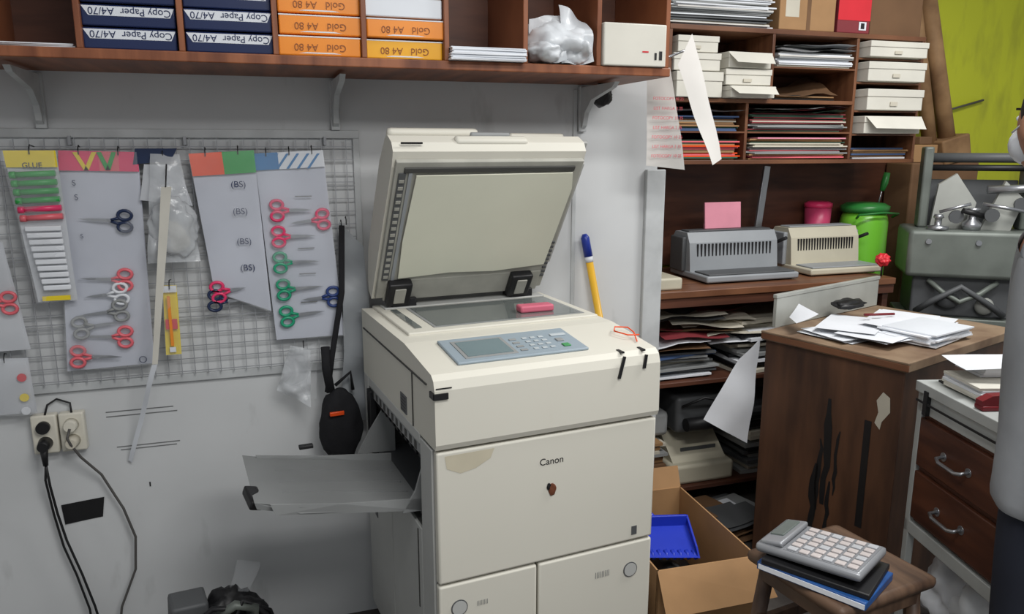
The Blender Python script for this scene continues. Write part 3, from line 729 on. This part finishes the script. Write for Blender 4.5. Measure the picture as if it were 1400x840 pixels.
for i in range(14):
    x=1.44+r.uniform(0,.36);y=2.46+r.uniform(0,.22);z=FZ+.006+i*.006
    b.sheet([(x,y,z),(x+.25,y+.03,z+.01),(x+.22,y+.2,z+.01),(x-.02,y+.18,z)],r.choice([M_paper,M_greyd,M_grey,M_cardd,M_dark]),5,.008,5,i)
b.done('floor_paper_litter')
b=B();b.sheet([(1.60,2.49,.50),(1.80,2.47,.38),(1.815,2.455,.82),(1.735,2.47,.74)],M_paper,10,.012,6,4);b.done('hanging_white_cloth')

# ------------------------------------------------------------ wooden cabinet
e=Vector((.31,-.95,0)).normalized();g=Vector((.95,.31,0)).normalized()
KM=Matrix(((e.x,g.x,0,1.82),(e.y,g.y,0,2.43),(0,0,1,0),(0,0,0,1)))
b=B()
b.box((.0,0,FZ),(.54,.80,.82),M_cab,.003)
b.box((-.01,-.014,.822),(.556,.81,.857),M_cabtop,.004)
b.box((-.012,-.018,.826),(.558,-.010,.850),M_woodC,.003)
b.box((-.012,-.0185,.850),(.558,-.004,.8578),M_cabtop,.002)
rr=random.Random(8)
def streak(x,w_,za,zb,m):
    n=9;L_=[];Rt=[]
    for i in range(n):
        z=za+(zb-za)*i/(n-1);o=rr.uniform(-.006,.006);ww=w_*(.25+.75*math.sin(math.pi*(i+.6)/(n+.4)))*rr.uniform(.6,1.2)
        L_.append((x+o-ww/2,-.0012,z));Rt.append((x+o+ww/2,-.0012,z))
    b.poly(L_+Rt[::-1],m)
for a in ((.29,.035,.25,.66),(.265,.02,.22,.5),(.25,.03,.12,.40),(.33,.015,.3,.55),(.31,.02,.10,.35)): streak(*a,M_dark)
b.box((.42,-.0015,.22),(.445,-.0002,.62),M_dark)
b.poly([(.455,-.0016,.70),(.475,-.0016,.735),(.50,-.0016,.72),(.505,-.0016,.67),(.48,-.0016,.63),(.475,-.0016,.60),(.455,-.0016,.62),(.465,-.0016,.66)],M_paper2)
b.done('wooden_cabinet',KM)
b=B();b.box((-.02,.06,.8585),(-.005,.80,.985),M_machl,.002);b.box((-.021,.055,.975),(-.003,.805,.99),M_machl,.002);b.done('metal_backboard',KM)
b=B()
rr=random.Random(4)
for i in range(14):
    s0=.06+rr.uniform(0,.20);t0=.03+rr.uniform(0,.42);z=.860+i*.003;a=rr.uniform(-.4,.4)
    c,sn=math.cos(a),math.sin(a);P=lambda x,y:(s0+c*x-sn*y,t0+sn*x+c*y,z)
    b.sheet([P(0,0),P(.21,0),P(.21,.3),P(0,.3)],M_paper,6,.002,6,i)
b.stack(.32,.52,.22,.52,.862,.905,8,[M_paper,M_rw],.01,rr,.1)
b.sheet([(.03,.10,.90),(.12,.02,.90),(.14,.12,.93),(.02,.16,.95)],M_paper,6,.01,6,3)
b.done('loose_sheets',KM)
b=B();b.blob((.08,.42,.925),(.05,.08,.018),M_dark,.3,4,3);b.cyl((.2,.33,.912),(.26,.44,.912),.005,M_maroon);b.done('black_cloth_bag',KM)

# ------------------------------------------------------------ metal desk with drawers
d1=Vector((-.25,-.968,0)).normalized();d2=Vector((.968,-.25,0)).normalized()
DM=Matrix(((d1.x,d2.x,0,2.02),(d1.y,d2.y,0,1.885),(0,0,1,0),(0,0,0,1)))
b=B();L=.50;DW=.75
b.box((-.005,-.01,.765),(L+.01,DW,.80),M_dframe,.003);b.box((0,0,.70),(L,.02,.765),M_dframe,.002);b.box((.01,-.013,.735),(L,-.01,.742),M_dark)
for s in (0,L-.028):
    for t_ in (0,DW-.03): b.box((s,t_,FZ),(s+.026,t_+.026,.765),M_dframe,.003)
b.box((.03,.012,.32),(L-.03,.5,.70),M_woodD)
for za,zb in ((.52,.685),(.335,.50)):
    b.box((.032,-.004,za),(L-.032,.012,zb),M_drawer,.004)
    zc=(za+zb)/2
    b.tube([(.17,-.004,zc),(.17,-.028,zc-.004),(.19,-.034,zc-.01),(.27,-.034,zc-.01),(.29,-.028,zc-.004),(.29,-.004,zc)],.006,M_steel,8)
    for s in (.17,.29): b.cyl((s,-.006,zc),(s,-.003,zc),.014,M_steel)
b.box((.0,.0,.27),(L,.02,.315),M_dframe,.003)
b.box((.05,-.0145,.70),(.07,-.0,.78),M_dark);b.box((.02,.05,.80),(.10,.08,.806),M_dark)
b.done('drawer_desk',DM)
b=B();b.stack(.06,.26,.03,.28,.807,.85,5,[M_wbox,M_paper,M_grey],.006,rr,.06);b.stack(.02,.16,.10,.42,.851,.885,4,[M_paper,M_rw],.006,rr,.05)
b.sheet([(.02,.05,.888),(.19,.02,.888),(.22,.20,.90),(.04,.26,.895)],M_paper,6,.004,6,2);b.done('book_stack',DM)
b=B();b.box((.27,.0,.801),(.31,.14,.815),M_maroon,.004);b.prism([(.275,.0,.815),(.275,.14,.815),(.275,.14,.85),(.275,.03,.845),(.275,.0,.83)],(.03,0,0),M_maroon);b.done('stapler',DM)
b=B();b.blob((.25,.25,.10),(.20,.18,.17),M_plastw,.35,4,2);b.blob((.08,.2,.07),(.1,.13,.13),M_paper,.4,4,5);b.done('plastic_sack',DM)

# ------------------------------------------------------------ heavy machine at right
MM=Matrix.Translation((2.80,2.76,0))@Matrix.Rotation(R(-36),4,'Z')@Matrix.Translation((-2.74,-2.63,0))
b=B()
b.box((2.76,2.66,FZ),(3.50,2.98,.76),M_woodD,.005)
b.box((2.74,2.64,.74),(3.50,2.98,.78),M_mach,.006)
b.box((2.78,2.68,.78),(3.46,2.96,.98),M_greyd,.01)
b.box((2.74,2.63,.965),(3.50,2.97,1.18),M_mach,.02)
for i in range(4): b.cyl((2.82+i*.2,2.63,1.13),(2.82+i*.2,2.62,1.13),.012,M_steel)
b.tube([(2.80,2.66,.80),(2.86,2.62,.86),(2.97,2.62,.93),(3.08,2.62,.86),(3.16,2.66,.80)],.014,M_greyd,8)
b.tube([(2.84,2.66,.95),(2.90,2.63,.90),(2.97,2.62,.86),(3.05,2.63,.90),(3.12,2.66,.95)],.012,M_mach,8)
b.sphere((2.93,2.66,.86),(.05,.03,.04),M_greyd);b.sphere((3.08,2.66,.84),(.04,.03,.04),M_machl)
b.prism([(2.84,2.75,1.18),(3.00,2.75,1.18),(3.02,2.75,1.30),(2.93,2.75,1.43),(2.86,2.75,1.38)],(0,.03,0),M_machl)
b.prism([(3.04,2.72,1.18),(3.16,2.72,1.18),(3.20,2.72,1.32),(3.12,2.72,1.40)],(0,.03,0),M_machl)
b.cyl((2.82,2.82,1.50),(3.45,2.80,1.50),.022,M_greyd);b.cyl((2.80,2.80,1.455),(3.45,2.78,1.455),.014,M_dark)
b.cyl((3.05,2.72,1.36),(3.4,2.72,1.38),.018,M_steel)
b.lathe((3.0,2.7,1.18),[(.035,0),(.04,.03),(.02,.05),(.02,.08),(.03,.09),(.03,.10)],M_steel)
b.lathe((2.86,2.68,1.18),[(.045,0),(.045,.015),(.015,.02),(.015,.05),(.022,.055),(.018,.07)],M_steel)
b.cyl((2.95,2.66,1.27),(3.06,2.70,1.24),.012,M_dark);b.cyl((2.86,2.68,1.26),(2.98,2.66,1.30),.007,M_steel);b.cyl((3.03,2.68,1.3),(3.2,2.66,1.27),.008,M_steel)
for i,(x,z) in enumerate(((3.07,1.25),(2.93,1.24),(3.18,1.30))): b.cyl((x,2.69,z),(x,2.67,z),.03,M_greyd,seg=14)
b.box((3.2,2.75,1.18),(3.26,2.85,1.55),M_mach,.01);b.box((2.79,2.76,1.18),(2.83,2.86,1.55),M_mach,.01)
b.box((2.83,2.84,1.18),(3.2,2.87,1.40),M_greyd,.005)
b.done('paper_cutting_press',MM)
b=B();b.cyl((3.36,3.22,1.48),(3.14,3.25,2.35),.036,M_tubes,seg=24);b.cyl((3.46,3.20,1.48),(3.22,3.24,2.35),.042,M_tubes,seg=24)
b.box((3.34,3.13,1.47),(3.52,3.27,1.60),M_tubes,.01,(0,-.25,0));b.box((3.16,3.14,FZ),(3.6,3.32,1.47),M_cardd,.01)
b.done('kraft_paper_rolls')
b=B();b.box((3.17,3.15,1.471),(3.32,3.28,1.56),M_card,.004);b.box((3.19,3.16,1.561),(3.29,3.26,1.60),M_cardd,.004,(0,0,.2));b.done('cardboard_scraps')
b=B();b.tube([(3.2,3.34,2.3),(3.28,3.34,1.95),(3.33,3.33,1.8),(3.5,3.33,1.73),(3.8,3.34,1.8)],.006,M_cableg);b.done('hanging_cable')

# ------------------------------------------------------------ stool, book, calculator
SM=Matrix.Translation((1.295,1.385,0))@Matrix.Rotation(R(8),4,'Z')
b=B();h=.55
b.box((-.16,-.15,h-.03),(.16,.15,h),M_stool,.02)
for sx in (-1,1):
    for sy in (-1,1):
        b.tube([(sx*.12,sy*.11,h-.03),(sx*.165,sy*.155,FZ)],.019,M_stool,8)
for z,k in ((.14,1),(.33,.9)):
    a=.12+.045*(1-z/h);c=.11+.045*(1-z/h)
    b.box((-a,-c-.008,z),(a,-c+.008,z+.03),M_stool);b.box((-a,c-.008,z),(a,c+.008,z+.03),M_stool)
    b.box((-a-.008,-c,z+.03),(-a+.008,c,z+.06),M_stool);b.box((a-.008,-c,z+.03),(a+.008,c,z+.06),M_stool)
for sx in (-1,1): b.box((-.13,sx*.12-.01,h-.07),(.13,sx*.12+.01,h-.028),M_stool);b.box((sx*.13-.01,-.12,h-.07),(sx*.13+.01,.12,h-.028),M_stool)
b.done('wooden_stool',SM)
QM=Matrix.Translation((1.22,1.36,h))@Matrix.Rotation(R(-62),4,'Z')
b=B();b.box((-.12,-.09,.0),(.135,.085,.020),M_book,.003);b.box((-.115,-.092,.004),(.133,-.08,.016),M_paper);b.box((-.115,-.085,.020),(.13,.085,.034),M_dark,.003,(0,0,.08))
b.done('blue_book',QM)
b=B()
b.box((-.13,-.085,0),(.12,.085,.022),M_calc,.010)
b.box((-.122,-.075,.020),(-.065,.075,.033),M_calc,.006,(0,-.15,0));b.box((-.114,-.035,.031),(-.080,.06,.0365),M_calcs,.002,(0,-.15,0))
b.box((-.062,-.076,.0215),(.112,.076,.0228),M_calcf,.001)
for i in range(6):
    for j in range(6):
        b.box((-.055+i*.028,-.072+j*.0245,.022),(-.033+i*.028,-.054+j*.0245,.027),M_calckr if (i*2+j)%3 else M_calck,.003)
b.done('calculator',QM@Matrix.Translation((-.005,.01,.044))@Matrix.Rotation(R(-4),4,'Y'))

# ------------------------------------------------------------ person
def person():
    C=Vector((1.735,1.15,0));fw=Vector((.25,.97,0)).normalized();sd=Vector((.97,-.25,0)).normalized()
    def P(s,f,z): return C+sd*s+fw*f+Vector((0,0,z))
    V=[];E=[];Rr=[]
    def add(p,r,par=None):
        V.append(Vector(p));Rr.append(r)
        if par is not None:E.append((par,len(V)-1))
        return len(V)-1
    pel=add(P(0,0,.88),.12)
    sp=add(P(0,0,1.05),.11,pel);ch=add(P(-.01,.0,1.24),.115,sp);nb=add(P(-.03,.0,1.39),.07,ch);nk=add(P(-.06,.02,1.47),.055,nb);hb=add(P(-.09,.05,1.54),.06,nk);ht=add(P(-.10,.06,1.60),.07,hb)
    EL=(1.78,1.34,1.12)
    def arm(side,sh,el,wr,hand):
        s0=add(P(side*.12,0,1.355),.07,ch);s1=add(sh,.058,s0);m=add((Vector(sh)+Vector(el))/2,.048,s1);e_=add(el,.042,m)
        m2=add((Vector(el)*.6+Vector(wr)*.4),.042,e_);w=add(wr,.028,m2)
        d=(Vector(hand)-Vector(wr)).normalized();up=Vector((0,0,1));sdv=d.cross(up).normalized()
        pm=add(Vector(wr)+d*.035,.026,w)
        for k,(o,Ln,rad) in enumerate(((-.030,.066,.0075),(-.010,.076,.0085),(.011,.072,.0085),(.031,.055,.0075))):
            base=Vector(wr)+d*.085+sdv*o
            a=add(base,.011,pm);b1=add(base+d*Ln*.45-up*.006,rad+.001,a);b2=add(base+d*Ln*.75-up*.022,rad,b1);add(base+d*Ln*.88-up*.040,rad*.8,b2)
        tb=Vector(wr)+d*.04-sdv*.035*side*-1
        a=add(tb,.012,pm);b1=add(tb+d*.035+sdv*.018*side,.010,a);add(tb+d*.062+sdv*.016*side-up*.012,.009,b1)
    arm(-1,P(-.165,.01,1.345),EL,(1.96,1.45,.91),(2.06,1.52,.868))
    arm(1,P(.175,.01,1.35),P(.22,.12,1.10),P(.20,.30,.93),P(.18,.40,.885))
    for s in (-1,1):
        hp=add(P(s*.085,0,.82),.095,pel);kn=add(P(s*.09,.01,.43),.065,hp);c=add(P(s*.09,-.01,.26),.06,kn);an=add(P(s*.095,-.02,FZ+.09),.042,c);hl=add(P(s*.095,-.01,FZ+.045),.04,an);add(P(s*.105,.15,FZ+.035),.032,hl)
    me=bpy.data.meshes.new('body');me.from_pydata([tuple(v) for v in V],E,[]);o=bpy.data.objects.new('body',me);col.objects.link(o)
    sk=o.modifiers.new('s','SKIN');sk.use_smooth_shade=True
    for i,sv in enumerate(me.skin_vertices[0].data):
        sv.radius=(Rr[i],Rr[i]);sv.use_root=(i==0)
    ss=o.modifiers.new('u','SUBSURF');ss.levels=2;ss.render_levels=2
    dg=bpy.context.evaluated_depsgraph_get();m2=bpy.data.meshes.new_from_object(o.evaluated_get(dg))
    bpy.data.objects.remove(o)
    m2.materials.clear()
    m2.materials.append(M_skin);m2.materials.append(M_pants);m2.materials.append(M_dark)
    for p_ in m2.polygons:
        p_.use_smooth=True;z=p_.center.z;q=p_.center-C
        if z<FZ+.075: p_.material_index=2
        elif z<.93 and abs(q.dot(fw))<.17: p_.material_index=1
    body=bpy.data.objects.new('standing_person',m2);col.objects.link(body)
    b=B();i=b.mi(M_shirt);seg=48;rings=[]
    for z,a,c_,f,o_ in ((.735,.172,.130,0,0),(.75,.182,.140,0,0),(.85,.178,.140,0,0),(.98,.182,.140,.0,0),(1.10,.192,.142,.0,0),(1.22,.205,.142,-.005,0),(1.32,.205,.13,-.01,0),(1.37,.185,.108,-.005,-.005),(1.41,.13,.088,0,-.02),(1.44,.078,.074,.01,-.04),(1.455,.064,.064,.012,-.05)):
        rg=[]
        for q in range(seg):
            an=2*math.pi*q/seg
            w=1+.08*noise.noise(Vector((math.cos(an)*2.4,math.sin(an)*2.4,z*7)))*(1 if z<1.33 else .2)
            sx=math.copysign(abs(math.cos(an))**.9,math.cos(an));sy=math.copysign(abs(math.sin(an))**.9,math.sin(an))
            rg.append(b.bm.verts.new(P(o_+sx*a*w,f+sy*c_*w,z)))
        rings.append(rg)
    for A,Cc in zip(rings,rings[1:]):
        for q in range(seg):
            f=b.bm.faces.new((A[q],A[(q+1)%seg],Cc[(q+1)%seg],Cc[q]));f.material_index=i;f.smooth=True
    for sh,el in ((P(-.14,.0,1.345),Vector(EL)),(P(.14,.0,1.355),P(.22,.12,1.10))):
        sh=Vector(sh);b.tube([sh,sh.lerp(el,.3),sh.lerp(el,.6),sh.lerp(el,.92)],[.07,.074,.070,.066],M_shirt,20,caps=False)
    sh=b.done('tshirt',None,body)
    sh.modifiers.new('sub','SUBSURF').render_levels=1
    ang=math.degrees(math.atan2(sd.y,sd.x))
    for t_,z in (('do not',.92),('it the',.885)):
        pp=P(-.085,-.150,z);text(t_,pp,.035,M_text,body,(90,0,ang-18),'shirt_print')
    b=B()
    for k in range(9):
        p0=P(-.09,-.148,1.10-.014*k);p1=P(-.13+.004*k,-.135,1.07-.02*k);b.tube([p0,p1],.0025,M_greyd,5)
    b.done('shirt_feather_print',None,body)
    b=B();hc=P(-.11,.07,1.60)
    rot=(0,0,math.atan2(sd.y,sd.x))
    b.sphere(hc,(.076,.092,.105),M_skin,24,rot)
    b.sphere(hc+fw*.05-Vector((0,0,.055)),(.05,.045,.05),M_skin,16,rot)
    b.sphere(hc-fw*.012+Vector((0,0,.03)),(.083,.092,.088),M_hair,24,rot)
    b.sphere(hc-fw*.035+Vector((0,0,-.02)),(.074,.06,.06),M_hair,20,rot)
    b.sphere(hc+fw*.060-Vector((0,0,.045)),(.062,.055,.052),M_rw,20,rot)
    for s in (-1,1):
        b.sphere(hc+sd*s*.078-Vector((0,0,.008)),(.010,.02,.030),M_skin,12,rot)
        b.tube([hc+sd*s*.082+Vector((0,0,.005)),hc+sd*s*.074+fw*.05-Vector((0,0,.02))],.002,M_rw,6)
        b.sphere(hc+sd*s*.03+fw*.083+Vector((0,0,.012)),(.014,.006,.008),M_rw,10,rot);b.sphere(hc+sd*s*.03+fw*.088+Vector((0,0,.012)),(.006,.003,.006),M_dark,8,rot)
        b.box(hc+sd*s*.03+fw*.088+Vector((-.014,-.002,.03)),hc+sd*s*.03+fw*.088+Vector((.014,.003,.035)),M_hair)
    b.tube([hc+fw*.088+Vector((0,0,.015)),hc+fw*.10-Vector((0,0,.01)),hc+fw*.112-Vector((0,0,.025)),hc+fw*.09-Vector((0,0,.04))],[.007,.010,.014,.008],M_skin,10)
    b.done('head',None,body)
person()

# ------------------------------------------------------------ lighting
def area(name,loc,sx,sy,e,c=(1,1,1),rot=(0,0,0)):
    l=bpy.data.lights.new(name,'AREA');l.shape='RECTANGLE';l.size=sx;l.size_y=sy;l.energy=e;l.color=c
    o=bpy.data.objects.new(name,l);o.location=loc;o.rotation_euler=[R(a) for a in rot];col.objects.link(o)
area('ceiling_light',(.5,.5,2.85),1.2,.3,30,(1,.99,.97))
area('ceiling_light',(2.5,1.6,2.85),1.2,.3,45,(1,.99,.97))
area('ceiling_light',(1.2,-.7,2.85),1.4,.4,34,(1,.99,.97),(25,0,0))
w=bpy.data.worlds.new('World');scn.world=w;w.use_nodes=True
bg=w.node_tree.nodes['Background'];bg.inputs[0].default_value=(.93,.965,1,1);bg.inputs[1].default_value=.35

ca=bpy.data.cameras.new('camera');ca.sensor_width=36;ca.lens=27;ca.clip_start=.05
co=bpy.data.objects.new('camera',ca);co.location=(0,0,1.55);co.rotation_euler=(R(90-11.8),0,R(-18));col.objects.link(co);scn.camera=co
